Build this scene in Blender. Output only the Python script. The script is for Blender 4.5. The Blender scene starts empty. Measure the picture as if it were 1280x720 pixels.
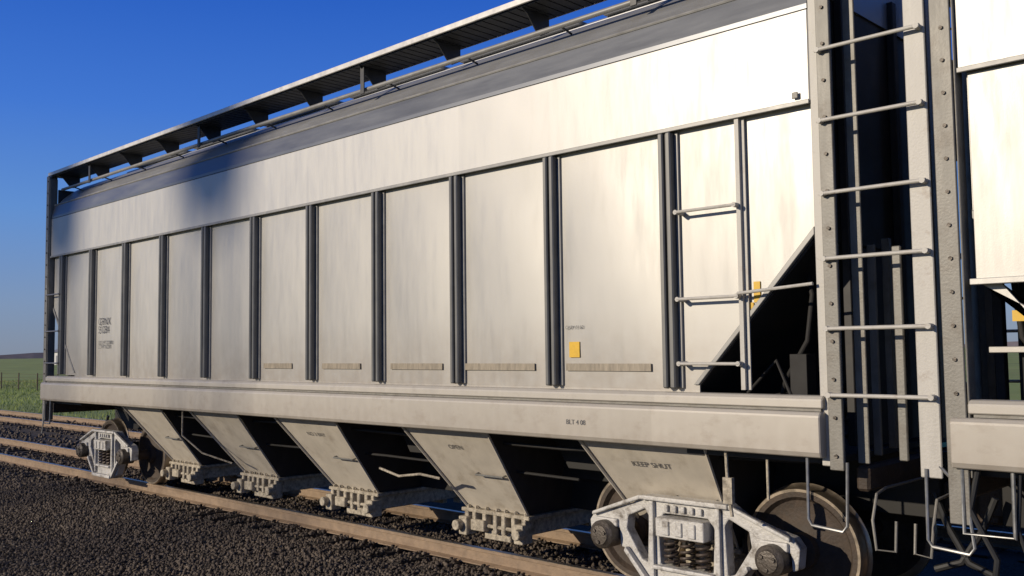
import bpy, bmesh, math, random
import numpy as np
from mathutils import Vector, Matrix
random.seed(7); rng=np.random.default_rng(7)
scn=bpy.context.scene
COL=bpy.context.collection
# ---------------------------------------------------------------- materials
def mat(name,col,rough=.5,metal=0.,var=.12,vscale=6.,stretch=(1,1,1),bump=0.,bscale=30.,dirt=None,dirt_amt=0.,dirt_scale=3.,spec=.5,dstretch=(1,1,1),dlo=.5,dhi=.72):
    m=bpy.data.materials.new(name); m.use_nodes=True; nt=m.node_tree; N=nt.nodes; L=nt.links
    b=N["Principled BSDF"]; b.inputs["Roughness"].default_value=rough; b.inputs["Metallic"].default_value=metal
    b.inputs["Specular IOR Level"].default_value=spec
    tc=N.new("ShaderNodeTexCoord"); mp=N.new("ShaderNodeMapping"); mp.inputs["Scale"].default_value=stretch
    L.new(tc.outputs["Object"],mp.inputs["Vector"])
    nz=N.new("ShaderNodeTexNoise"); nz.inputs["Scale"].default_value=vscale; nz.inputs["Detail"].default_value=6; nz.inputs["Roughness"].default_value=.6
    L.new(mp.outputs[0],nz.inputs["Vector"])
    mr=N.new("ShaderNodeMapRange"); mr.inputs[1].default_value=.3; mr.inputs[2].default_value=.7; mr.inputs[3].default_value=1-var; mr.inputs[4].default_value=1+var
    L.new(nz.outputs["Fac"],mr.inputs[0])
    mul=N.new("ShaderNodeVectorMath"); mul.operation='SCALE'; mul.inputs[0].default_value=col[:3]
    L.new(mr.outputs[0],mul.inputs["Scale"]); out=mul.outputs[0]
    if dirt:
        mp2=N.new("ShaderNodeMapping"); mp2.inputs["Scale"].default_value=dstretch; mp2.inputs["Location"].default_value=(3.1,7.7,1.3)
        L.new(tc.outputs["Object"],mp2.inputs["Vector"])
        n2=N.new("ShaderNodeTexNoise"); n2.inputs["Scale"].default_value=dirt_scale; n2.inputs["Detail"].default_value=9; n2.inputs["Roughness"].default_value=.7
        L.new(mp2.outputs[0],n2.inputs["Vector"])
        r2=N.new("ShaderNodeMapRange"); r2.inputs[1].default_value=dlo; r2.inputs[2].default_value=dhi; r2.inputs[3].default_value=0; r2.inputs[4].default_value=dirt_amt
        L.new(n2.outputs["Fac"],r2.inputs[0])
        mx=N.new("ShaderNodeMix"); mx.data_type='RGBA'; L.new(r2.outputs[0],mx.inputs[0]); L.new(out,mx.inputs[6]); mx.inputs[7].default_value=(*dirt,1)
        out=mx.outputs[2]
    L.new(out,b.inputs["Base Color"])
    rr=N.new("ShaderNodeMapRange"); rr.inputs[1].default_value=.3; rr.inputs[2].default_value=.7; rr.inputs[3].default_value=max(.03,rough-.05); rr.inputs[4].default_value=min(1,rough+.07)
    L.new(nz.outputs["Fac"],rr.inputs[0]); L.new(rr.outputs[0],b.inputs["Roughness"])
    if bump:
        n3=N.new("ShaderNodeTexNoise"); n3.inputs["Scale"].default_value=bscale; n3.inputs["Detail"].default_value=4
        L.new(tc.outputs["Object"],n3.inputs["Vector"])
        bp=N.new("ShaderNodeBump"); bp.inputs["Strength"].default_value=bump; bp.inputs["Distance"].default_value=.02
        L.new(n3.outputs["Fac"],bp.inputs["Height"]); L.new(bp.outputs[0],b.inputs["Normal"])
    return m
def panel_mat(name,col,cell,zdirt0,zdirt1,rough=.45,metal=.3,damt=.08,gd=.7,wave=.12,dcol=(.25,.21,.17),dst=(3,1,.8)):
    m=mat(name,col,rough,metal,var=.02,vscale=3,stretch=(4,1,.6),dirt=dcol,dirt_amt=damt,dirt_scale=2.2,dstretch=dst,dlo=.55,dhi=.8)
    nt=m.node_tree; N=nt.nodes; L=nt.links; b=N["Principled BSDF"]
    src=b.inputs["Base Color"].links[0].from_socket
    tc=[n for n in N if n.type=='TEX_COORD'][0]
    sx=N.new("ShaderNodeSeparateXYZ"); L.new(tc.outputs["Object"],sx.inputs[0])
    a=N.new("ShaderNodeMath"); a.operation='ADD'; a.inputs[1].default_value=cell[1]; L.new(sx.outputs[0],a.inputs[0])
    d=N.new("ShaderNodeMath"); d.operation='DIVIDE'; d.inputs[1].default_value=cell[0]; L.new(a.outputs[0],d.inputs[0])
    fl=N.new("ShaderNodeMath"); fl.operation='FLOOR'; L.new(d.outputs[0],fl.inputs[0])
    wn=N.new("ShaderNodeTexWhiteNoise"); wn.noise_dimensions='1D'; L.new(fl.outputs[0],wn.inputs["W"])
    mr=N.new("ShaderNodeMapRange"); mr.inputs[3].default_value=.95; mr.inputs[4].default_value=1.05; L.new(wn.outputs[0],mr.inputs[0])
    sc=N.new("ShaderNodeVectorMath"); sc.operation='SCALE'; L.new(src,sc.inputs[0]); L.new(mr.outputs[0],sc.inputs["Scale"])
    g=N.new("ShaderNodeMapRange"); g.inputs[1].default_value=zdirt0; g.inputs[2].default_value=zdirt1; g.inputs[3].default_value=gd; g.inputs[4].default_value=0; L.new(sx.outputs[2],g.inputs[0])
    nz=N.new("ShaderNodeTexNoise"); nz.inputs["Scale"].default_value=9; nz.inputs["Detail"].default_value=8; L.new(tc.outputs["Object"],nz.inputs["Vector"])
    mm=N.new("ShaderNodeMath"); mm.operation='MULTIPLY'; L.new(g.outputs[0],mm.inputs[0]); L.new(nz.outputs["Fac"],mm.inputs[1])
    mx=N.new("ShaderNodeMix"); mx.data_type='RGBA'; L.new(mm.outputs[0],mx.inputs[0]); L.new(sc.outputs[0],mx.inputs[6]); mx.inputs[7].default_value=(.25,.20,.15,1)
    L.new(mx.outputs[2],b.inputs["Base Color"])
    n3=N.new("ShaderNodeTexNoise"); n3.inputs["Scale"].default_value=1.3; n3.inputs["Detail"].default_value=1.0; L.new(tc.outputs["Object"],n3.inputs["Vector"])
    n4=N.new("ShaderNodeTexNoise"); n4.inputs["Scale"].default_value=120; L.new(tc.outputs["Object"],n4.inputs["Vector"])
    b1=N.new("ShaderNodeBump"); b1.inputs["Strength"].default_value=wave; b1.inputs["Distance"].default_value=.05; L.new(n3.outputs["Fac"],b1.inputs["Height"])
    b2=N.new("ShaderNodeBump"); b2.inputs["Strength"].default_value=.15; b2.inputs["Distance"].default_value=.002; L.new(n4.outputs["Fac"],b2.inputs["Height"]); L.new(b1.outputs[0],b2.inputs["Normal"])
    L.new(b2.outputs[0],b.inputs["Normal"])
    return m
M={}
CX=-10.63; CY=1.55
M['panel']=panel_mat("silver_side_paint",(.435,.425,.395),(1.3,-(-4.4988-CX)),1.8,2.5)
M['band']=panel_mat("silver_band_paint",(.50,.49,.46),(4.3,.7),3.0,3.1,damt=.06)
M['sill']=panel_mat("side_sill_paint",(.45,.42,.365),(3.1,.2),1.36,1.75,rough=.45,metal=0.1,damt=.4,dcol=(.17,.11,.07),dst=(2,1,3))
M['roof']=mat("galvanised_roof",(.33,.335,.34),.42,.4,var=.08,vscale=3,stretch=(.6,3,3),bump=.1,bscale=2,dirt=(.2,.17,.13),dirt_amt=.3,dirt_scale=3)
M['roofcurb']=mat("roof_curb_steel",(.16,.168,.18),.38,.45,var=.08,vscale=3,stretch=(.4,3,3))
M['post']=mat("stake_steel",(.135,.135,.13),.45,.25,var=.2,vscale=5,stretch=(2,2,.5),dirt=(.2,.19,.16),dirt_amt=.4,dirt_scale=5)
M['posted']=mat("stake_edge_paint",(.27,.265,.25),.45,.2,var=.15,vscale=8)
M['frame']=mat("corner_frame_paint",(.20,.19,.165),.5,.1,var=.15,vscale=6,stretch=(3,3,.6),bump=.1,bscale=60,dirt=(.11,.085,.06),dirt_amt=.6,dirt_scale=6)
M['white']=mat("ladder_stile_paint",(.46,.44,.395),.5,.0,var=.1,vscale=6,stretch=(3,3,.6),bump=.1,bscale=60,dirt=(.2,.13,.08),dirt_amt=.5,dirt_scale=7,dlo=.58)
M['galv']=mat("galvanised_rung",(.27,.27,.26),.4,.6,var=.15,vscale=20)
M['dark']=mat("shaded_end_paint",(.026,.025,.024),.6,.0,var=.3,vscale=4,dirt=(.07,.055,.04),dirt_amt=.5,dirt_scale=4)  # light end paint darkened here: its shade is put into the colour
M['black']=mat("black_underframe",(.013,.012,.011),.7,.0,var=.4,vscale=6)
M['rubber']=mat("rubber_hose",(.02,.02,.02),.55)
M['hop']=mat("hopper_bay_paint",(.54,.49,.405),.6,.0,var=.10,vscale=3,stretch=(2,2,.6),bump=.1,bscale=5,dirt=(.24,.185,.12),dirt_amt=.5,dirt_scale=3.5,dlo=.52)
M['hopside']=mat("shaded_bay_side",(.04,.034,.028),.8,0,var=.3,vscale=4,stretch=(2,2,.6))  # near-black colour paints in the shade on the bay sides
M['gate']=mat("dusty_outlet_gate",(.42,.37,.285),.75,.0,var=.35,vscale=25,bump=.5,bscale=50,dirt=(.08,.065,.045),dirt_amt=.85,dirt_scale=12,dlo=.45)
M['cast']=mat("truck_frame_paint",(.52,.505,.47),.5,.05,var=.1,vscale=8,bump=.35,bscale=45,dirt=(.10,.075,.05),dirt_amt=.85,dirt_scale=7,dlo=.5,dhi=.68)
M['rust']=mat("rusty_wheel",(.055,.038,.026),.7,.0,var=.3,vscale=12,bump=.3,bscale=40,dirt=(.025,.019,.014),dirt_amt=.8,dirt_scale=6)
M['tread']=mat("polished_tread",(.42,.35,.27),.35,.9,var=.15,vscale=12)
M['grease']=mat("greasy_bearing",(.09,.075,.06),.45,.3,var=.3,vscale=25,bump=.3,bscale=60)
M['spring']=mat("spring_steel",(.08,.06,.045),.5,.3,var=.3,vscale=20)
M['yellow']=mat("yellow_decal",(.66,.40,.02),.5,0,var=.1,vscale=30)
M['tape']=mat("faded_reflective_tape",(.27,.23,.17),.5,0,var=.3,vscale=40,stretch=(1,1,.2))
M['ink']=mat("stencil_ink",(.09,.09,.095),.6,0,var=.3,vscale=30)
M['board']=mat("running_board_steel",(.06,.06,.06),.5,.4,var=.2,vscale=10)
M['boardedge']=mat("running_board_edge",(.62,.60,.56),.4,.1,var=.15,vscale=10)
M['rail']=mat("rusty_rail",(.26,.185,.12),.65,.1,var=.2,vscale=10,bump=.2,bscale=50,dirt=(.13,.08,.045),dirt_amt=.6,dirt_scale=5,dstretch=(.3,1,1))
M['tie']=mat("wood_tie",(.028,.022,.017),.9,0,var=.35,vscale=9,stretch=(2,.4,2),bump=.6,bscale=25)
M['bed']=mat("ballast_bed",(.040,.031,.024),.95,0,var=.6,vscale=22,bump=1,bscale=35)
M['stone']=mat("ballast_stone",(.08,.062,.048),.9,0,var=.55,vscale=7,bump=.4,bscale=70,dirt=(.18,.145,.11),dirt_amt=.9,dirt_scale=11,dlo=.5,dhi=.62)
M['grass']=mat("grass",(.24,.30,.07),.95,0,var=.3,vscale=.06,stretch=(1,1,1),bump=.2,bscale=3,dirt=(.36,.32,.12),dirt_amt=.6,dirt_scale=.12)
M['hill']=mat("distant_land",(.16,.14,.15),1,0,var=.3,vscale=.02)
M['barn']=mat("barn_wall",(.55,.55,.55),.7,0)
M['barnroof']=mat("barn_roof",(.2,.2,.22),.6,0)
M['wood']=mat("pole_wood",(.12,.09,.06),.9,0)
M['bin']=mat("blocker_metal",(.5,.5,.5),.4,.6,var=.1,vscale=3,stretch=(1,1,8))  # only for the added, unseen shade blockers
# ---------------------------------------------------------------- builder
class B:
    def __init__(s): s.bm=bmesh.new()
    def box(s,x0,x1,y0,y1,z0,z1):
        v=[s.bm.verts.new((x,y,z)) for x in (x0,x1) for y in (y0,y1) for z in (z0,z1)]
        for f in ((0,1,3,2),(4,6,7,5),(0,4,5,1),(2,3,7,6),(0,2,6,4),(1,5,7,3)): s.bm.faces.new([v[i] for i in f])
        return s
    def hexa(s,bot,top):
        b=[s.bm.verts.new(p) for p in bot]; t=[s.bm.verts.new(p) for p in top]
        s.bm.faces.new(b[::-1]); s.bm.faces.new(t)
        n=len(b)
        for i in range(n): s.bm.faces.new((b[i],b[(i+1)%n],t[(i+1)%n],t[i]))
        return s
    def extr(s,pts,axis,a,b):
        def mk(p,v):
            return {0:(v,p[0],p[1]),1:(p[0],v,p[1]),2:(p[0],p[1],v)}[axis]
        return s.hexa([mk(p,a) for p in pts],[mk(p,b) for p in pts])
    def cyl(s,p,q,r,n=12,r2=None):
        p=Vector(p); q=Vector(q); d=q-p; L=d.length
        m=Matrix.Translation((p+q)/2)@d.to_track_quat('Z','Y').to_matrix().to_4x4()
        bmesh.ops.create_cone(s.bm,cap_ends=True,segments=n,radius1=r,radius2=r if r2 is None else r2,depth=L,matrix=m); return s
    def tube(s,pts,r,n=8):
        pts=[Vector(p) for p in pts]; rings=[]; up=None
        for i,p in enumerate(pts):
            t=(pts[min(i+1,len(pts)-1)]-pts[max(i-1,0)]).normalized()
            if up is None: up=t.orthogonal().normalized()
            up=(up-t*up.dot(t)).normalized(); sd=t.cross(up)
            rings.append([s.bm.verts.new(p+r*(math.cos(a)*up+math.sin(a)*sd)) for a in [2*math.pi*k/n for k in range(n)]])
        for a,b in zip(rings,rings[1:]):
            for k in range(n): s.bm.faces.new((a[k],a[(k+1)%n],b[(k+1)%n],b[k]))
        s.bm.faces.new(rings[0][::-1]); s.bm.faces.new(rings[-1]); return s
    def lathe(s,prof,c,n=40,caps=True):
        rings=[[s.bm.verts.new((c[0]+r*math.cos(2*math.pi*k/n),y,c[1]+r*math.sin(2*math.pi*k/n))) for k in range(n)] for y,r in prof]
        for a,b in zip(rings,rings[1:]):
            for k in range(n): s.bm.faces.new((a[k],a[(k+1)%n],b[(k+1)%n],b[k]))
        if caps:
            s.bm.faces.new(rings[0]); s.bm.faces.new(rings[-1][::-1])
        return s
    def plate(s,loops,y0,y1):
        es=[]
        for lp in loops:
            v=[s.bm.verts.new((x,y0,z)) for x,z in lp]
            for i in range(len(v)): es.append(s.bm.edges.new((v[i],v[(i+1)%len(v)])))
        r=bmesh.ops.triangle_fill(s.bm,edges=es,use_beauty=True,use_dissolve=False)
        fs=[g for g in r['geom'] if isinstance(g,bmesh.types.BMFace)]
        e=bmesh.ops.extrude_face_region(s.bm,geom=fs)
        vs=[g for g in e['geom'] if isinstance(g,bmesh.types.BMVert)]
        bmesh.ops.translate(s.bm,verts=vs,vec=(0,y1-y0,0)); return s
    def obj(s,name,m,parent=None,off=(0,0,0),bev=0.,smooth=False,seg=1):
        bmesh.ops.recalc_face_normals(s.bm,faces=s.bm.faces)
        if off!=(0,0,0): bmesh.ops.translate(s.bm,verts=s.bm.verts,vec=(-off[0],-off[1],-off[2]))
        me=bpy.data.meshes.new(name); s.bm.to_mesh(me); s.bm.free(); me.materials.append(m)
        ob=bpy.data.objects.new(name,me); COL.objects.link(ob)
        if smooth:
            for p in me.polygons: p.use_smooth=True
            try: me.set_sharp_from_angle(angle=math.radians(38))
            except Exception: pass
        if bev:
            md=ob.modifiers.new("bevel","BEVEL"); md.width=bev; md.segments=seg; md.limit_method='ANGLE'; md.angle_limit=math.radians(35)
        if parent: ob.parent=parent
        return ob
def empty(name,loc=(0,0,0)):
    e=bpy.data.objects.new(name,None); e.location=loc; e.empty_display_size=.3; COL.objects.link(e); return e
# ---------------------------------------------------------------- hopper car
C=(CX,CY,0.)
car=empty("covered_hopper_car",C)
W=3.1
def add(b,name,m,bev=0.,smooth=False,seg=1): return b.obj(name,M[m],car,C,bev,smooth,seg)
def my(y): return W-y
XL,XR=-18.0,-3.23
cols=[-4.4988-1.3*i for i in range(11)]
ZT,ZB,ZE=1.83,3.955,4.66
def both(fn):
    fn(lambda y:y); fn(my)
b=B()
def f(Y):
    b.plate([[(XL,ZB+.1),(XR,ZB+.1),(XR,2.98),(-4.26,1.86),(-4.26,1.80),(-17.0,1.80),(-17.0,1.86),(XL,2.98)]],Y(.06),Y(.075))
both(f); add(b,"side_sheet",'panel')
# pressed sheets, slightly pillowed between the stakes
b=B()
def f(Y):
    for xa,xb in zip(cols,cols[1:]):
        n=14; h=12; g=[]
        amp=.020+random.uniform(0,.008)
        for i in range(n+1):
            u=-1+2*i/n; x=(xa+xb)/2+u*.555; row=[]
            for j in range(h+1):
                v=-1+2*j/h; z=(1.82+ZB)/2+v*(ZB-1.82)/2
                row.append(b.bm.verts.new((x,Y(.0575-amp*(1-u*u)*(1-v*v)),z)))
            g.append(row)
        for i in range(n):
            for j in range(h): b.bm.faces.new((g[i][j],g[i+1][j],g[i+1][j+1],g[i][j+1]))
both(f); add(b,"pressed_sheet",'panel',0,True)
b=B()
def f(Y):
    b.box(XL-.04,XR+.02,*sorted((Y(0),Y(.05))),ZB,ZE)
both(f); add(b,"top_side_band",'band',.008)
b=B()
def f(Y):
    b.box(XL-.04,XR+.02,*sorted((Y(-.018),Y(-.001))),ZB-.012,ZB+.022)
    for (xa,za,xb,zb) in ((XR,2.98,-4.26,1.86),(XL,2.98,-17.0,1.86)):
        dx=.035 if xa>xb else -.035
        b.extr([(xa,za),(xb,zb),(xb-dx*1.3,zb),(xa,za+.06)],1,Y(.04),Y(.058))
both(f); add(b,"band_lip",'posted',.004)
b=B(); e=B()
def f(Y):
    for x in cols:
        if x>-17.6:
            b.box(x-.062,x-.014,*sorted((Y(-.03),Y(.055))),ZT,ZB-.014)
            b.box(x+.014,x+.062,*sorted((Y(-.03),Y(.055))),ZT,ZB-.014)
            b.box(x-.013,x+.013,*sorted((Y(.0),Y(.055))),ZT,ZB-.014)
            for sx in (-1,1):
                e.box(min(x+sx*.064,x+sx*.098),max(x+sx*.064,x+sx*.098),*sorted((Y(.035),Y(.0585))),ZT,ZB-.014)
both(f); add(b,"side_stake",'post',.010); add(e,"stake_flange",'posted',.004)
b=B()
def f(Y):
    b.extr([(Y(.09),1.80),(Y(-.02),1.80),(Y(-.05),1.77),(Y(-.05),1.71),(Y(.09),1.71)],0,XL-.05,XR+.06)
    b.extr([(Y(.09),1.685),(Y(-.075),1.685),(Y(-.10),1.655),(Y(-.10),1.40),(Y(-.085),1.362),(Y(.09),1.362)],0,XL-.15,XR+.06)
both(f); add(b,"side_sill",'sill',.008)
b=B()
def f(Y):
    b.box(XL-.02,XR+.04,*sorted((Y(-.03),Y(.08))),1.688,1.707)
both(f); add(b,"sill_seam",'frame')
prof=[(0.045,4.655),(0.0,4.66),(.0,4.70),(.05,4.90),(.075,4.915),(.16,5.03),(.32,5.17),(.55,5.31),(.9,5.42),(1.55,5.47)]
b=B()
pts=prof[3:]+[(my(y),z) for y,z in prof[3:][::-1][1:]]
full=pts+[(my(.05),4.86),(.05,4.86)]
b.extr(full,0,XL,XR)
add(b,"roof",'roof',0,True)
b=B()
def f(Y):
    b.extr([(Y(y),z) for y,z in ((.045,4.662),(-.004,4.662),(-.004,4.70),(.045,4.90),(.09,4.90))],0,XL-.02,XR+.02)
both(f); add(b,"roof_curb",'roofcurb')
b=B()
def f(Y):
    b.cyl((XL-.02,Y(.05),4.915),(XR+.02,Y(.05),4.915),.017,8)
both(f); add(b,"roof_seam",'posted',0,True)
b=B()
def f(Y):
    b.cyl((XL+.1,Y(.13),5.20),(XR,Y(.13),5.20),.026,10)
both(f); add(b,"roof_grab_bar",'posted',0,True)
b=B()
def f(Y):
    x=XL+.15; k=0
    while x<XR:
        b.extr([(Y(.02),5.46),(Y(.42),5.46),(Y(.42),5.30),(Y(.30),5.24),(Y(.22),5.28),(Y(.10),5.42)],0,x-.008,x+.008)
        if k%3==1:
            b.box(x-.035,x+.035,*sorted((Y(.07),Y(.085))),5.14,5.47)
        b.cyl((x+.4,Y(.13),5.2),(x+.4,Y(.30),5.16),.012,6)
        x+=1.3; k+=1
both(f); add(b,"running_board_bracket",'board',.003)
b=B(); e=B()
def f(Y):
    for i in range(9):
        y=.03+i*.055
        b.box(XL-.2,XR+.15,*sorted((Y(y),Y(y+.03))),5.47,5.50)
    x=XL-.2
    while x<XR+.15:
        b.box(x,x+.10,*sorted((Y(.03),Y(.48))),5.462,5.492); x+=.12
    e.box(XL-.22,XR+.17,*sorted((Y(-.012),Y(.012))),5.475,5.535)
    e.box(XL-.22,XR+.17,*sorted((Y(.48),Y(.50))),5.465,5.51)
both(f); add(b,"running_board",'board'); add(e,"running_board_edge",'boardedge',.004)
b=B()
b.box(XL+.5,XR-.5,CY-.42,CY+.42,5.46,5.60)
x=XL+1
while x<XR-1:
    b.box(x,x+1.9,CY-.48,CY+.48,5.60,5.64); x+=2.2
add(b,"hatch_trough",'roof',.02)
b=B()
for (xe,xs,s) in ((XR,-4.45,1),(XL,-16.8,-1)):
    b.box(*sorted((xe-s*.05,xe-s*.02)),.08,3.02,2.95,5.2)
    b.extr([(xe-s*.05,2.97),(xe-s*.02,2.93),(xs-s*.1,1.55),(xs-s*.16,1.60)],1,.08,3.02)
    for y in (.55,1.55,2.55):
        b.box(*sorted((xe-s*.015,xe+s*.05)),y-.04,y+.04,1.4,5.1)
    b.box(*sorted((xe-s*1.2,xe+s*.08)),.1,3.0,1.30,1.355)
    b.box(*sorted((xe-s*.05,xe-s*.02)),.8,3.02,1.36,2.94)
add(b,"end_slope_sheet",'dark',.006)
b=B()
for (xe,xs,s) in ((XR,-4.45,1),(XL,-16.8,-1)):
    b.cyl((xe-s*.55,.5,1.62),(xe-s*.55,1.3,1.62),.17,20)
    b.cyl((xe-s*.55,.44,1.62),(xe-s*.55,.50,1.62),.12,20)
    b.tube([(xe-s*.55,.45,1.66),(xe-s*.4,.3,1.9),(xe-s*.2,.28,2.2),(xe-s*.16,.3,2.55),(xe-s*.25,.4,2.75)],.022)
    b.tube([(xe-s*.8,.3,1.4),(xe-s*.7,.25,1.8),(xe-s*.45,.25,2.05),(xe-s*.3,.25,1.7),(xe-s*.2,.2,1.45)],.018)
    b.box(*sorted((xe-s*.34,xe-s*.2)),.25,.4,1.4,2.1)
add(b,"brake_cylinder",'black',.01,True)
b=B(); eg=B()
for Y in (lambda y:y,my):
    xv,xi=-3.83,-4.38
    b.box(xv-.018,xv+.018,*sorted((Y(.0),Y(.03))),1.83,3.94)
    b.box(xv+.022,xv+.05,*sorted((Y(.03),Y(.045))),1.83,3.94)
    for z in (3.26,2.55,2.03):
        b.cyl((xi,Y(-.05),z),(xv,Y(-.05),z),.013,8)
        for xx in (xi,xv-.01):
            b.cyl((xx,Y(-.06),z),(xx,Y(.06),z),.02,8)
    b.cyl((xv,Y(-.05),2.57),(XR+.02,Y(-.05),2.61),.013,8)
    b.cyl((xv,Y(-.03),2.03),(-4.2,Y(-.03),2.03),.01,8)
    for z in (3.26,2.6,2.03):
        eg.cyl((XL-.1,Y(-.05),z),(XL+.5,Y(-.05),z),.013,8)
        eg.cyl((XL+.5,Y(-.05),z),(XL+.5,Y(.06),z),.02,8)
add(b,"grab_iron",'white',0,True); add(eg,"end_grab_iron",'galv',0,True)
b=B(); e=B(); bl=B()
for Y in (lambda y:y,my):
    e.box(XR+.022,XR+.10,*sorted((Y(0),Y(.03))),1.30,5.45)
    b.box(XR+.102,XR+.205,*sorted((Y(-.045),Y(-.02))),1.28,5.45)
    b.box(XR+.102,XR+.118,*sorted((Y(-.02),Y(.18))),1.28,5.45)
    b.box(XR+.225,XR+.31,*sorted((Y(.14),Y(.16))),1.32,5.45)
    z=1.38
    while z<5.4:
        bl.cyl((XR+.155,Y(-.043),z),(XR+.155,Y(-.06),z),.014,6); z+=.27
    b.box(XL-.19,XL-.06,*sorted((Y(-.045),Y(-.02))),1.0,5.46)
    b.box(XL-.19,XL-.17,*sorted((Y(-.02),Y(.14))),1.0,5.46)
    b.box(XL-.055,XL-.042,*sorted((Y(-.03),Y(.10))),1.30,5.40)
    b.box(XR-.11,XR-.06,*sorted((Y(-.03),Y(-.019))),ZB+.04,ZB+.09)
    z=1.40
    while z<5.4:
        bl.cyl((XL-.115,Y(-.043),z),(XL-.115,Y(-.058),z),.014,6); z+=.22
add(b,"corner_post",'frame',.005); add(e,"corner_plate",'white',.006); add(bl,"bolts",'grease')
b=B(); e=B()
rz=[4.84,4.30,3.78,3.25,2.78,2.28,1.81]
for Y in (lambda y:y,my):
    b.box(-2.50,-2.36,*sorted((Y(-.03),Y(-.01))),1.28,5.45)
    b.box(-2.50,-2.485,*sorted((Y(-.01),Y(.13))),1.28,5.45)
    b.box(-2.58,-2.52,*sorted((Y(.28),Y(.30))),1.28,5.45)
    b.box(-3.0,-2.50,*sorted((Y(.06),Y(.10))),5.36,5.44)
    for z in rz:
        e.cyl((-3.12,Y(-.085),z),(-2.37,Y(-.085),z),.015,10)
        for xx in (-3.10,-2.39):
            e.cyl((xx,Y(-.10),z),(xx,Y(-.03),z),.02,8)
add(b,"ladder_stile",'white',.006); add(e,"ladder_rung",'white',0,True)
b=B()
b.box(-3.1,-3.04,.9,.96,1.36,3.0); b.box(-2.98,-2.92,.35,.38,1.36,2.9)
b.box(-3.14,-3.05,1.9,2.0,1.36,5.3); b.box(-2.70,-2.64,.12,.15,1.36,2.85)
add(b,"hand_brake_post",'frame',.006)
b=B()
for Y in (lambda y:y,my):
    b.tube([(-3.30,Y(-.04),1.42),(-3.30,Y(-.05),.92),(-3.27,Y(-.06),.88),(-3.04,Y(-.06),.86),(-3.01,Y(-.05),.90),(-3.00,Y(-.04),1.34)],.012)
    b.tube([(-2.46,Y(-.04),1.34),(-2.46,Y(-.05),.88),(-2.43,Y(-.06),.84),(-2.20,Y(-.06),.82),(-2.17,Y(-.05),.86),(-2.22,Y(-.02),1.2),(-2.38,Y(-.02),1.36)],.012)
    b.tube([(XL-.1,Y(-.04),1.40),(XL-.1,Y(-.05),.95),(XL+.2,Y(-.05),.95),(XL+.2,Y(-.04),1.40)],.014)
add(b,"stirrup_step",'galv',0,True)
# hoppers
bays=[-14.45,-12.2,-9.95,-7.4,-4.9]
b=B(); g=B(); rf=B(); hd=B()
for c in bays:
    t,bo=.66,.46
    yb=.88
    b.hexa([(c-bo,yb,.42),(c+bo,yb,.42),(c+bo,W-yb,.42),(c-bo,W-yb,.42)],[(c-t,.08,1.375),(c+t,.08,1.375),(c+t,W-.08,1.375),(c-t,W-.08,1.375)])
    for sx in (-1,1):
        for Y in (lambda y:y,my):
            rf.tube([(c+sx*t,Y(.07),1.36),(c+sx*bo,Y(yb-.015),.42)],.014,6)
    g.box(c-bo-.06,c+bo+.06,yb-.07,W-yb+.07,.375,.415)
    g.box(c-bo+.02,c+bo-.02,yb+.02,W-yb-.02,.20,.375)
    for Y in (lambda y:y,my):
        for k in range(7):
            xx=c-bo+.03+k*(2*bo-.06)/6+random.uniform(-.02,.02)
            g.cyl((xx,Y(yb-.04),.30),(xx,Y(yb-.04),.45),.018,6)
            h=random.uniform(.0,.06)
            g.box(xx-.03,xx+.03,*sorted((Y(yb-.08),Y(yb+.03))),.22-h,.38)
        g.cyl((c-bo-.02,Y(yb-.05),.25),(c+bo+.02,Y(yb-.05),.25),.022,8)
        g.box(c-bo-.03,c-bo+.10,*sorted((Y(yb-.14),Y(yb+.02))),.13,.33)
        g.box(c+bo-.10,c+bo+.03,*sorted((Y(yb-.14),Y(yb+.02))),.13,.33)
        g.cyl((c-bo-.0,Y(yb-.22),.24),(c-bo-.0,Y(yb-.10),.24),.06,8)
        g.cyl((c+bo+.0,Y(yb-.22),.24),(c+bo+.0,Y(yb-.10),.24),.06,8)
        g.box(c-.2,c+.2,*sorted((Y(yb-.02),Y(yb+.06))),.10,.2)
        g.box(c-.33,c-.12,*sorted((Y(yb-.11),Y(yb-.06))),.19,.31)
        hd.tube([(c+.1,Y(.52),.88),(c+.1,Y(.45),.86),(c+.5,Y(.45),.86),(c+.5,Y(.52),.88)],.011,6)
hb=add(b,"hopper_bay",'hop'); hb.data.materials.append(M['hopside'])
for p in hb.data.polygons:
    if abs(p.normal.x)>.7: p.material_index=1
add(g,"outlet_gate",'gate',.008); add(rf,"bay_corner_flange",'hop'); add(hd,"bay_handle",'galv',0,True)
b=B()
b.box(XL+1.0,XR-.5,.12,W-.12,1.378,1.40)
b.box(XL-.3,XR+.35,CY-.22,CY+.22,.78,1.30)
b.box(XL+2.6,XR-1.2,CY-.015,CY+.015,.42,.79)
for x in (-13.3,-11.07,-8.67,-6.15):
    b.extr([(x-.55,1.376),(x+.55,1.376),(x+.25,.95),(x-.25,.95)],1,.9,W-.9)
for cx in (-4.62,-16.35):
    b.box(cx-.22,cx+.22,.95,W-.95,1.0,1.35)
b.tube([(-16,.35,1.28),(-13.2,.35,1.22),(-11,.35,1.25),(-6,.35,1.22),(-3.4,.35,1.28)],.02)
b.tube([(-15,.6,.95),(-12,.6,.9),(-9,.6,.93),(-6,.6,.9)],.016)
add(b,"centre_sill",'black',.008)
b=B()
b.tube([(-12.9,-.0,1.36),(-12.95,.02,1.0),(-12.7,.2,.75),(-12.4,.5,.6)],.012)
b.tube([(-8.6,.2,.85),(-8.2,.15,.8),(-7.9,.2,.84),(-7.7,.3,.8)],.014)
b.tube([(-4.0,-.0,1.36),(-4.0,.02,1.05),(-3.97,.02,.85)],.014); b.box(-4.03,-3.95,-.01,.03,.95,1.15)
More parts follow.
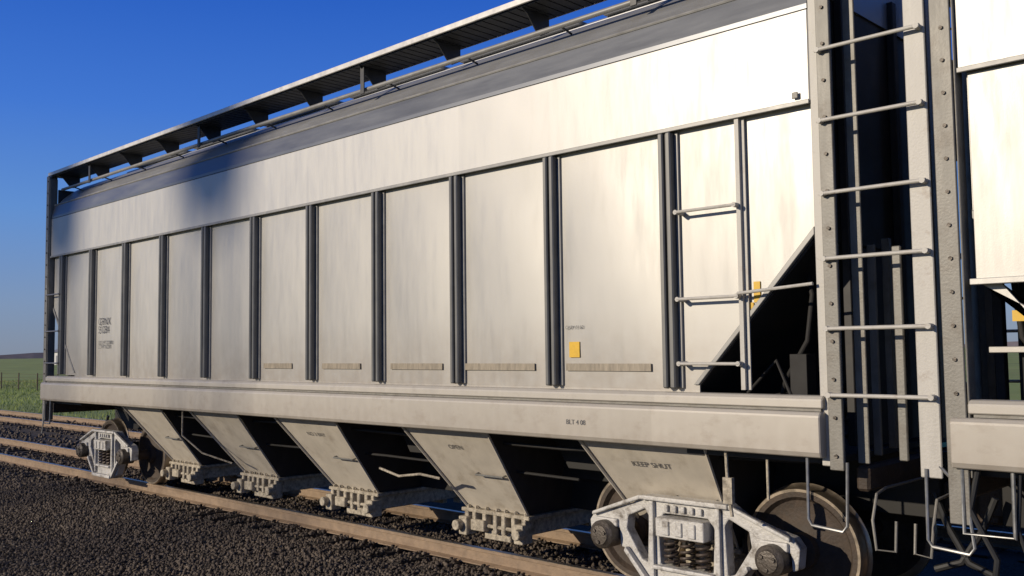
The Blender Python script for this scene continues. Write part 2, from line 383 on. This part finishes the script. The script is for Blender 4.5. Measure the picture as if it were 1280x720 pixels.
b.tube([(-3.7,.1,1.3),(-3.7,.1,1.0)],.012)
add(b,"brake_rod",'gate',0,True)
b=B()
for (x0,s) in ((XR+.3,1),(XL-.25,-1)):
    b.box(*sorted((x0,x0+s*.18)),CY-.14,CY+.14,.82,1.06)
    b.cyl((x0+s*.18,CY,.76),(x0+s*.18,CY,1.12),.13,12)
    b.box(*sorted((x0-s*.1,x0)),.15,W-.15,1.12,1.30)
add(b,"coupler",'rust',.02)
b=B()
for (x0,s) in ((XR+.35,1),(XL-.3,-1)):
    for Y in (lambda y:y,my):
        b.tube([(x0,Y(1.2),1.14),(x0,Y(.3),1.14),(x0+s*.02,Y(.1),1.12),(x0+s*.02,Y(.02),.95),(x0+s*.04,Y(.02),.75),(x0+s*.16,Y(.05),.75),(x0+s*.16,Y(.08),.95)],.011)
add(b,"uncoupling_lever",'frame',0,True)
b=B()
for (x0,s) in ((XR+.35,1),(XL-.3,-1)):
    b.tube([(x0,CY-.35,1.0),(x0+s*.1,CY-.36,.75),(x0+s*.25,CY-.38,.5),(x0+s*.45,CY-.38,.42)],.028)
add(b,"brake_hose",'rubber',0,True)
b=B()
b.box(-5.62,-5.50,.038,.045,2.085,2.225)
b.box(-3.745,-3.69,.048,.057,2.50,2.66); b.box(-3.80,-3.75,.048,.057,2.42,2.50)
add(b,"yellow_placard",'yellow')
b=B()
for a_,b_ in ((-5.66,-4.72),(-7.00,-6.05),(-8.20,-7.35),(-9.5,-8.75),(-10.8,-10.15)):
    b.box(a_,b_,.036,.044,1.965,2.03)
add(b,"reflective_tape",'tape')
def text(s,x,z,size,y,name="stencil_lettering"):
    t=bpy.data.curves.new(name,"FONT"); t.body=s; t.size=size; t.materials.append(M['ink']); t.space_line=.8
    o=bpy.data.objects.new(name,t); COL.objects.link(o); o.parent=car; o.rotation_euler=(math.pi/2,0,0); o.location=(x-CX,y-CY,z); return o
text("GRNX\n51284",-15.95,2.66,.17,.026); text("LD LMT 223800\nLT WT 62200",-15.95,2.34,.085,.030); text("CAPY 5160",-5.66,2.34,.045,.034)
text("BLT 4 08",-5.55,1.50,.06,-.104)
def slanted(s,c,size):
    t=bpy.data.curves.new("bay_lettering","FONT"); t.body=s; t.size=size; t.materials.append(M['ink']); t.align_x='CENTER'
    o=bpy.data.objects.new("bay_lettering",t); COL.objects.link(o); o.parent=car
    up=Vector((0,-.80,.955)).normalized(); xx=Vector((1,0,0)); nn=xx.cross(up)
    k=.25; p=Vector((c-CX,.08+.80*k-CY,1.375-.955*k))+nn*.006
    o.matrix_local=Matrix(((xx.x,up.x,nn.x,p.x),(xx.y,up.y,nn.y,p.y),(xx.z,up.z,nn.z,p.z),(0,0,0,1))); return o
for s,c in (("KEEP SHUT",-4.9),("OPEN",-7.4),("NO 3 BAY",-9.95)): slanted(s,c,.085)
# ---------------------------------------------------------------- trucks
def truck(cx,tname):
    a=.83; 
    out=[(-1.02,.44),(-1.04,.60),(-.98,.68),(-.80,.72),(-.55,.80),(-.42,.88),(.42,.88),(.55,.80),(.80,.72),(.98,.68),(1.04,.60),(1.02,.44),(.97,.42),(.96,.56),(.70,.56),(.69,.40),(.60,.38),(.45,.16),(.36,.10),(-.36,.10),(-.45,.16),(-.60,.38),(-.69,.40),(-.70,.56),(-.96,.56),(-.97,.42)]
    hl=[(-.60,.68),(-.42,.76),(-.38,.70),(-.40,.30),(-.46,.32),(-.62,.56)]
    hr=[(-x,z) for x,z in hl][::-1]
    hc=[(-.26,.30),(-.28,.66),(-.22,.74),(.22,.74),(.28,.66),(.26,.30)]
    T=lambda lp:[(cx+x,z) for x,z in lp]
    b=B(); s=B(); br=B(); wh=B(); tr=B(); bo=B()
    for Y in (lambda y:y,my):
        b.plate([T(out),T(hl),T(hr),T(hc)],Y(.34),Y(.46))
        b.box(cx-.44,cx+.44,*sorted((Y(.28),Y(.338))),.845,.885)
        b.box(cx-.36,cx+.36,*sorted((Y(.26),Y(.338))),.10,.15)
        b.box(cx-.30,cx+.30,*sorted((Y(.27),Y(.338))),.27,.305)
        for sx in (-1,1):
            b.hexa([(cx+sx*.44,Y(.29),.845),(cx+sx*.44,Y(.338),.845),(cx+sx*.98,Y(.338),.65),(cx+sx*.98,Y(.29),.65)],[(cx+sx*.44,Y(.29),.885),(cx+sx*.44,Y(.338),.885),(cx+sx*.98,Y(.338),.685),(cx+sx*.98,Y(.29),.685)])
            b.hexa([(cx+sx*.36,Y(.28),.10),(cx+sx*.36,Y(.338),.10),(cx+sx*.62,Y(.338),.38),(cx+sx*.62,Y(.28),.38)],[(cx+sx*.34,Y(.28),.14),(cx+sx*.34,Y(.338),.14),(cx+sx*.60,Y(.338),.42),(cx+sx*.60,Y(.28),.42)])
            b.box(cx+sx*.33-.025,cx+sx*.33+.025,*sorted((Y(.30),Y(.338))),.16,.84)
        for k in range(5): b.box(cx-.2+k*.085,cx-.16+k*.085,*sorted((Y(.31),Y(.338))),.76,.82)
        bo.box(cx-.24,cx+.24,*sorted((Y(.24),Y(.70))),.56,.72)
        for k in (-.13,0.,.13): bo.box(cx+k-.035,cx+k+.035,*sorted((Y(.225),Y(.239))),.58,.70)
        for k in (-.16,0.,.16):
            pts=[(cx+k+.055*math.cos(t*.7),Y(.36)+.055*math.sin(t*.7),.305+.255*t/46) for t in range(47)]
            s.tube(pts,.013,6)
        for sx in (-1,1):
            c=(cx+sx*a,.5)
            br.lathe([(Y(.44),.125),(Y(.24),.125),(Y(.225),.11),(Y(.215),.09),(Y(.205),.085),(Y(.20),.04)],c,24)
            for k in range(3):
                an=k*2*math.pi/3+.4; br.cyl((c[0]+.06*math.cos(an),Y(.19),c[1]+.06*math.sin(an)),(c[0]+.06*math.cos(an),Y(.21),c[1]+.06*math.sin(an)),.018,6)
            b.box(c[0]-.12,c[0]+.12,*sorted((Y(.31),Y(.47))),.57,.64)
            wh.lathe([(Y(.70),.06),(Y(.72),.14),(Y(.78),.15),(Y(.83),.30),(Y(.81),.40),(Y(.766),.43),(Y(.766),.470)],c,48,False)
            wh.lathe([(Y(.925),.06),(Y(.90),.15),(Y(.87),.28),(Y(.88),.40),(Y(.91),.44),(Y(.91),.50)],c,48,False)
            tr.lathe([(Y(.80),.470),(Y(.765),.471),(Y(.764),.494),(Y(.775),.502),(Y(.86),.504),(Y(.88),.512),(Y(.895),.532),(Y(.91),.53),(Y(.915),.5),(Y(.914),.46)],c,64,False)
    for sx in (-1,1):
        wh.cyl((cx+sx*a,.4,.5),(cx+sx*a,W-.4,.5),.075,16)
    e=B()
    for sx in (-1,1):
        e.box(cx+sx*.29-.03,cx+sx*.29+.03,.8,W-.8,.40,.52)
        for Y in (lambda y:y,my): e.box(*sorted((cx+sx*.30,cx+sx*.345)),*sorted((Y(.78),Y(.9))),.36,.60)
    add(b,tname+"_side_frame",'cast',.012,False,2); add(s,tname+"_spring",'spring',0,True); add(br,tname+"_bearing",'grease',0,True)
    add(wh,tname+"_wheel",'rust',0,True); add(tr,tname+"_wheel_tread",'tread',0,True); add(bo,tname+"_bolster",'cast',.01); add(e,tname+"_brake_beam",'black',.006)
truck(-4.62,"near_truck"); truck(-16.35,"rear_truck")
# second car
car2=empty("covered_hopper_car.001",(CX+15.87,CY,0))
bpy.context.view_layer.update()
for o in list(car.children):
    if o.name.startswith("end_grab"): continue
    n=bpy.data.objects.new(o.name.split('.')[0],o.data); COL.objects.link(n); n.parent=car2; n.matrix_local=o.matrix_local.copy()
    for md in o.modifiers:
        k=n.modifiers.new("bevel","BEVEL"); k.width=md.width; k.segments=md.segments; k.limit_method='ANGLE'; k.angle_limit=md.angle_limit
C2=(CX+15.87,CY,0)
b=B()
b.box(-2.14,-1.0,-.03,.05,2.54,2.58); b.box(-2.10,-1.2,.15,.19,2.10,2.14)
b.extr([(-2.12,2.58),(-1.73,2.58),(-1.73,3.94),(-2.12,3.94)],1,.036,.052)
b.extr([(-2.08,2.54),(-1.98,2.54),(-1.72,2.2),(-1.72,2.32)],1,.07,.1)
b.obj("corner_ledge",M['panel'],car2,C2,.004)
b=B(); b.box(-1.93,-1.84,.09,.098,2.30,2.37); b.obj("yellow_placard",M['yellow'],car2,C2)
b=B(); b.tube([(-2.15,.0,1.35),(-2.2,-.02,1.1),(-2.05,-.02,.8),(-2.1,0,.5),(-1.95,.05,.3)],.02)
b.tube([(-1.9,.0,1.35),(-1.92,-.02,1.0),(-1.8,-.02,.6),(-1.75,0,.3)],.014)
b.obj("angle_cock_hose",M['rubber'],car2,C2,0,True)
# ---------------------------------------------------------------- tracks
def track(name,yc,x0,x1):
    t=empty(name,(0,yc,0)); o=(0,yc,0)
    r=B(); top=B()
    for s in (-1,1):
        y=yc+s*.72
        pr=[(-.07,-.172),(.07,-.172),(.07,-.160),(.012,-.140),(.010,-.045),(.036,-.035),(.036,-.006),(-.036,-.006),(-.036,-.035),(-.010,-.045),(-.012,-.140),(-.07,-.160)]
        r.extr([(y+a,z) for a,z in pr],0,x0,x1)
        top.box(x0,x1,y-.033,y+.033,-.0058,.0)
    r.obj("rail",M['rail'],t,o); top.obj("rail_head",M['tread'],t,o)
    b=B(); pl=B(); x=x0+.1
    while x<x1:
        j=random.uniform(-.02,.02); b.box(x,x+.22,yc-1.28+j,yc+1.28+j,-.36,-.178+random.uniform(-.006,.002))
        if x>-30:
            for s in (-1,1):
                y=yc+s*.72; pl.box(x+.02,x+.2,y-.16,y+.16,-.176,-.1725)
                for d in (-.11,.11): pl.box(x+.06,x+.085,y+d-.015,y+d+.015,-.17,-.135)
        x+=.52
    b.obj("wood_ties",M['tie'],t,o,.01); pl.obj("tie_plates",M['tie'],t,o)
track("railway_track",CY,-160,22); track("railway_track.001",6.1,-160,22)
# ---------------------------------------------------------------- ground
b=B(); 
S=2500
v=[b.bm.verts.new(p) for p in ((-S,-S,-.42),(S,-S,-.42),(S,S,-.42),(-S,S,-.42))]; b.bm.faces.new(v)
b.obj("grass_field",M['grass'])
nx,ny=260,92; xs=np.linspace(-170,24,nx); 
ys=np.linspace(-14,9.0,ny)
def gz(x,y):
    base=-.205+.0*x
    base=np.where(y<-.1,-.205-.17*np.clip((-.1-y)/1.0,0,1),base)
    base=np.where((y>3.1)&(y<4.7),-.205-.06,base)
    base=np.where(y>7.6,-.205-.25*np.clip((y-7.6)/1.2,0,1),base)
    base=np.where(y<-12.5,-.375-.1*np.clip((-12.5-y)/1.4,0,1),base)
    return base+.012*np.sin(x*1.7+y*2.3)+.01*np.sin(x*.6-y*3.1)
X,Yg=np.meshgrid(xs,ys,indexing='ij'); Z=gz(X,Yg)
vv=np.stack([X,Yg,Z],-1).reshape(-1,3)
ff=[(i*ny+j,(i+1)*ny+j,(i+1)*ny+j+1,i*ny+j+1) for i in range(nx-1) for j in range(ny-1)]
me=bpy.data.meshes.new("ballast_bed"); me.from_pydata(vv.tolist(),[],ff); me.materials.append(M['bed']); o=bpy.data.objects.new("ballast_bed",me); COL.objects.link(o)
for p in me.polygons: p.use_smooth=True
def stones(n,x0,x1,y0,y1,smin,smax,bias=1.):
    u=rng.random(n)**bias
    return x1-(x1-x0)*u, rng.uniform(y0,y1,n), rng.uniform(smin,smax,n)
parts=[stones(76000,-22,-3,-4.0,.45,.008,.024,1.2),stones(22000,-24,-1,.45,2.9,.012,.028,1.1),stones(9000,-60,-18,-4,9,.03,.06,.8)]
xs_=np.concatenate([p[0] for p in parts]); ys_=np.concatenate([p[1] for p in parts]); ss=np.concatenate([p[2] for p in parts])
ontie=(np.mod(xs_-(-160+.1),.52)<.23)&(np.abs(ys_-CY)<1.3)
keep=~(ontie&(rng.random(len(ss))<.3)) & (np.abs(ys_-.83)>.10) & (np.abs(ys_-2.27)>.10)
xs_=xs_[keep]; ys_=ys_[keep]; ss=ss[keep]; ontie=ontie[keep]; n=len(ss)
base=np.array([(x,y,z) for x in (-1,1) for y in (-1,1) for z in (-1,1)],float)*.75
V=base[None]+rng.normal(0,.28,(n,8,3)); V*=rng.uniform(.6,1.15,(n,1,3))
ang=rng.uniform(0,6.28,(n,3)); 
def rot(V,a,i,j):
    c=np.cos(a)[:,None]; s_=np.sin(a)[:,None]; A=V[:,:,i].copy(); Bb=V[:,:,j].copy(); V[:,:,i]=A*c-Bb*s_; V[:,:,j]=A*s_+Bb*c
rot(V,ang[:,0],0,1); rot(V,ang[:,1],1,2); rot(V,ang[:,2],0,2)
zz=np.where(ontie,-.175,gz(xs_,ys_))
V*=ss[:,None,None]; V[:,:,0]+=xs_[:,None]; V[:,:,1]+=ys_[:,None]; V[:,:,2]+=(zz+ss*.35+rng.uniform(0,.01,n))[:,None]
fq=np.array([(0,1,3,2),(4,6,7,5),(0,4,5,1),(2,3,7,6),(0,2,6,4),(1,5,7,3)])
F=(fq[None]+8*np.arange(n)[:,None,None]).reshape(-1)
me=bpy.data.meshes.new("gravel"); me.vertices.add(n*8); me.vertices.foreach_set("co",V.reshape(-1)); me.loops.add(len(F)); me.loops.foreach_set("vertex_index",F.astype(np.int32))
me.polygons.add(n*6); me.polygons.foreach_set("loop_start",(np.arange(n*6)*4).astype(np.int32)); me.polygons.foreach_set("loop_total",np.full(n*6,4,np.int32)); me.update(calc_edges=True); me.validate()
me.materials.append(M['stone']); o=bpy.data.objects.new("gravel",me); COL.objects.link(o)
n=26000; x=rng.uniform(-110,-28,n); y=rng.uniform(8.2,34,n); h=rng.uniform(.06,.22,n); w=.02; a=rng.uniform(0,6.28,n)
V=np.zeros((n,3,3)); V[:,0]=np.stack([x-w*np.cos(a),y-w*np.sin(a),np.full(n,-.44)],-1); V[:,1]=np.stack([x+w*np.cos(a),y+w*np.sin(a),np.full(n,-.44)],-1); V[:,2]=np.stack([x+rng.normal(0,.06,n),y+rng.normal(0,.06,n),-.42+h],-1)
me=bpy.data.meshes.new("grass_tufts"); me.from_pydata(V.reshape(-1,3).tolist(),[],[(3*i,3*i+1,3*i+2) for i in range(n)]); me.materials.append(M['grass']); o=bpy.data.objects.new("grass_tufts",me); COL.objects.link(o)
b=B(); 
pts=[]; K=160
for k in range(K+1):
    an=math.radians(60+150*k/K); r=1500; hh=5+2.6*math.sin(k*.21)+1.6*math.sin(k*.53+1)+.9*math.sin(k*1.3)
    pts.append((b.bm.verts.new((r*math.cos(an),r*math.sin(an),-2)),b.bm.verts.new((r*1.01*math.cos(an),r*1.01*math.sin(an),max(2,hh)+2)),b.bm.verts.new((r*1.2*math.cos(an),r*1.2*math.sin(an),-2))))
for p,q in zip(pts,pts[1:]):
    b.bm.faces.new((p[0],q[0],q[1],p[1])); b.bm.faces.new((p[1],q[1],q[2],p[2]))
b.obj("distant_hills",M['hill'])
bn=empty("farm_building",(-300,110,0)); o_=(-300,110,0)
b=B(); b.box(-306,-294,104,116,-.42,3.4); b.obj("walls",M['barn'],bn,o_)
b=B(); b.extr([(103.4,3.4),(116.6,3.4),(110,6.0)],0,-306.6,-293.4); b.obj("gable_roof",M['barnroof'],bn,o_)
b=B(); b.box(-293.98,-293.9,108,112,-.42,2.6); b.box(-302,-299,103.9,103.98,-.42,2.4); b.obj("doors",M['barnroof'],bn,o_)
fe=empty("wire_fence",(-70,20,0)); b=B(); x=-140
while x<-30:
    b.cyl((x,20,-.42),(x,20,.9),.05,6); x+=4
for z in (.2,.5,.8): b.cyl((-140,20,z),(-30,20,z),.008,4)
b.obj("posts_and_wires",M['wood'],fe,(-70,20,0))
# ---------------------------------------------------------------- light, sky
ts=Vector((-.42,-1,.34)).normalized(); el=math.asin(ts.z); az=math.atan2(ts.x,ts.y)
def add_blocker(xc,zc,r,ht,y=-110):  # unseen bin-shaped object, added only to throw shade on the upper band
    k=-y
    px=xc-.42*k; pz=zc+.34*k
    g=empty("shade_blocker",(px,y,0)); o=(px,y,0)
    b=B(); b.cyl((px,y,pz),(px,y,pz+ht),r,36); b.cyl((px,y,pz+ht),(px,y,pz+ht+1.2),r,36,.2); b.cyl((px,y,pz-.6),(px,y,pz),.25,36,r)
    b.obj("blocker_shell",M['bin'],g,o,0,True)
    b=B()
    for i in range(4):
        an=math.pi/4+i*math.pi/2; b.box(px+r*.9*math.cos(an)-.06,px+r*.9*math.cos(an)+.06,y+r*.9*math.sin(an)-.06,y+r*.9*math.sin(an)+.06,-.42,pz)
    b.obj("blocker_legs",M['bin'],g,o)
add_blocker(-12.2,4.5,.95,4); add_blocker(-17.6,4.3,.8,4)
sun=bpy.data.lights.new("sun","SUN"); sun.energy=3.9; sun.angle=math.radians(.5); sun.color=(1,.87,.69)
so=bpy.data.objects.new("sun",sun); COL.objects.link(so); so.rotation_euler=ts.to_track_quat('Z','Y').to_euler(); so.location=(-10,-20,12)
w=bpy.data.worlds.new("World"); scn.world=w; w.use_nodes=True; nt=w.node_tree; N=nt.nodes; L=nt.links
sk=N.new("ShaderNodeTexSky"); sk.sky_type='NISHITA'; sk.sun_disc=False; sk.sun_elevation=el; sk.sun_rotation=az%(2*math.pi); sk.air_density=1.0; sk.dust_density=.3; sk.ozone_density=4.0; sk.altitude=300
tc=N.new("ShaderNodeTexCoord"); sx=N.new("ShaderNodeSeparateXYZ"); L.new(tc.outputs["Generated"],sx.inputs[0])
cr=N.new("ShaderNodeValToRGB"); L.new(sx.outputs[2],cr.inputs[0]); R_=cr.color_ramp
R_.elements[0].position=0.0; R_.elements[0].color=(.20,.25,.36,1)
R_.elements[1].position=.9; R_.elements[1].color=(.005,.03,.14,1)
for p,c in ((.05,(.19,.28,.48,1)),(.14,(.11,.27,.66,1)),(.24,(.045,.18,.68,1)),(.36,(.012,.105,.57,1)),(.5,(.006,.05,.22,1))):
    e_=R_.elements.new(p); e_.color=c
s10=N.new("ShaderNodeVectorMath"); s10.operation='SCALE'; s10.inputs["Scale"].default_value=10; L.new(cr.outputs[0],s10.inputs[0])
mx=N.new("ShaderNodeMix"); mx.data_type='RGBA'; mx.inputs[0].default_value=.85; L.new(sk.outputs[0],mx.inputs[6]); L.new(s10.outputs[0],mx.inputs[7])
bg=N["Background"]; bg.inputs[1].default_value=.10; L.new(mx.outputs[2],bg.inputs[0])
scn.view_settings.view_transform='Standard'; scn.view_settings.look='None'; scn.view_settings.exposure=0
f_,yaw,pitch,roll,D=1183.7023,0.7717,0.0663,-0.0121,6.471
fw=Vector((-math.sin(yaw)*math.cos(pitch),math.cos(yaw)*math.cos(pitch),math.sin(pitch))); r0=Vector((math.cos(yaw),math.sin(yaw),0)); u0=r0.cross(fw)
r=r0*math.cos(roll)+u0*math.sin(roll); u=-r0*math.sin(roll)+u0*math.cos(roll)
cd=bpy.data.cameras.new("camera"); cam=bpy.data.objects.new("camera",cd); COL.objects.link(cam)
mw=Matrix(((r.x,u.x,-fw.x,0),(r.y,u.y,-fw.y,-D),(r.z,u.z,-fw.z,2.15),(0,0,0,1))); cam.matrix_world=mw
cd.sensor_width=36; cd.lens=f_/1280*36; cd.clip_end=6000; cd.clip_start=.05
scn.camera=cam
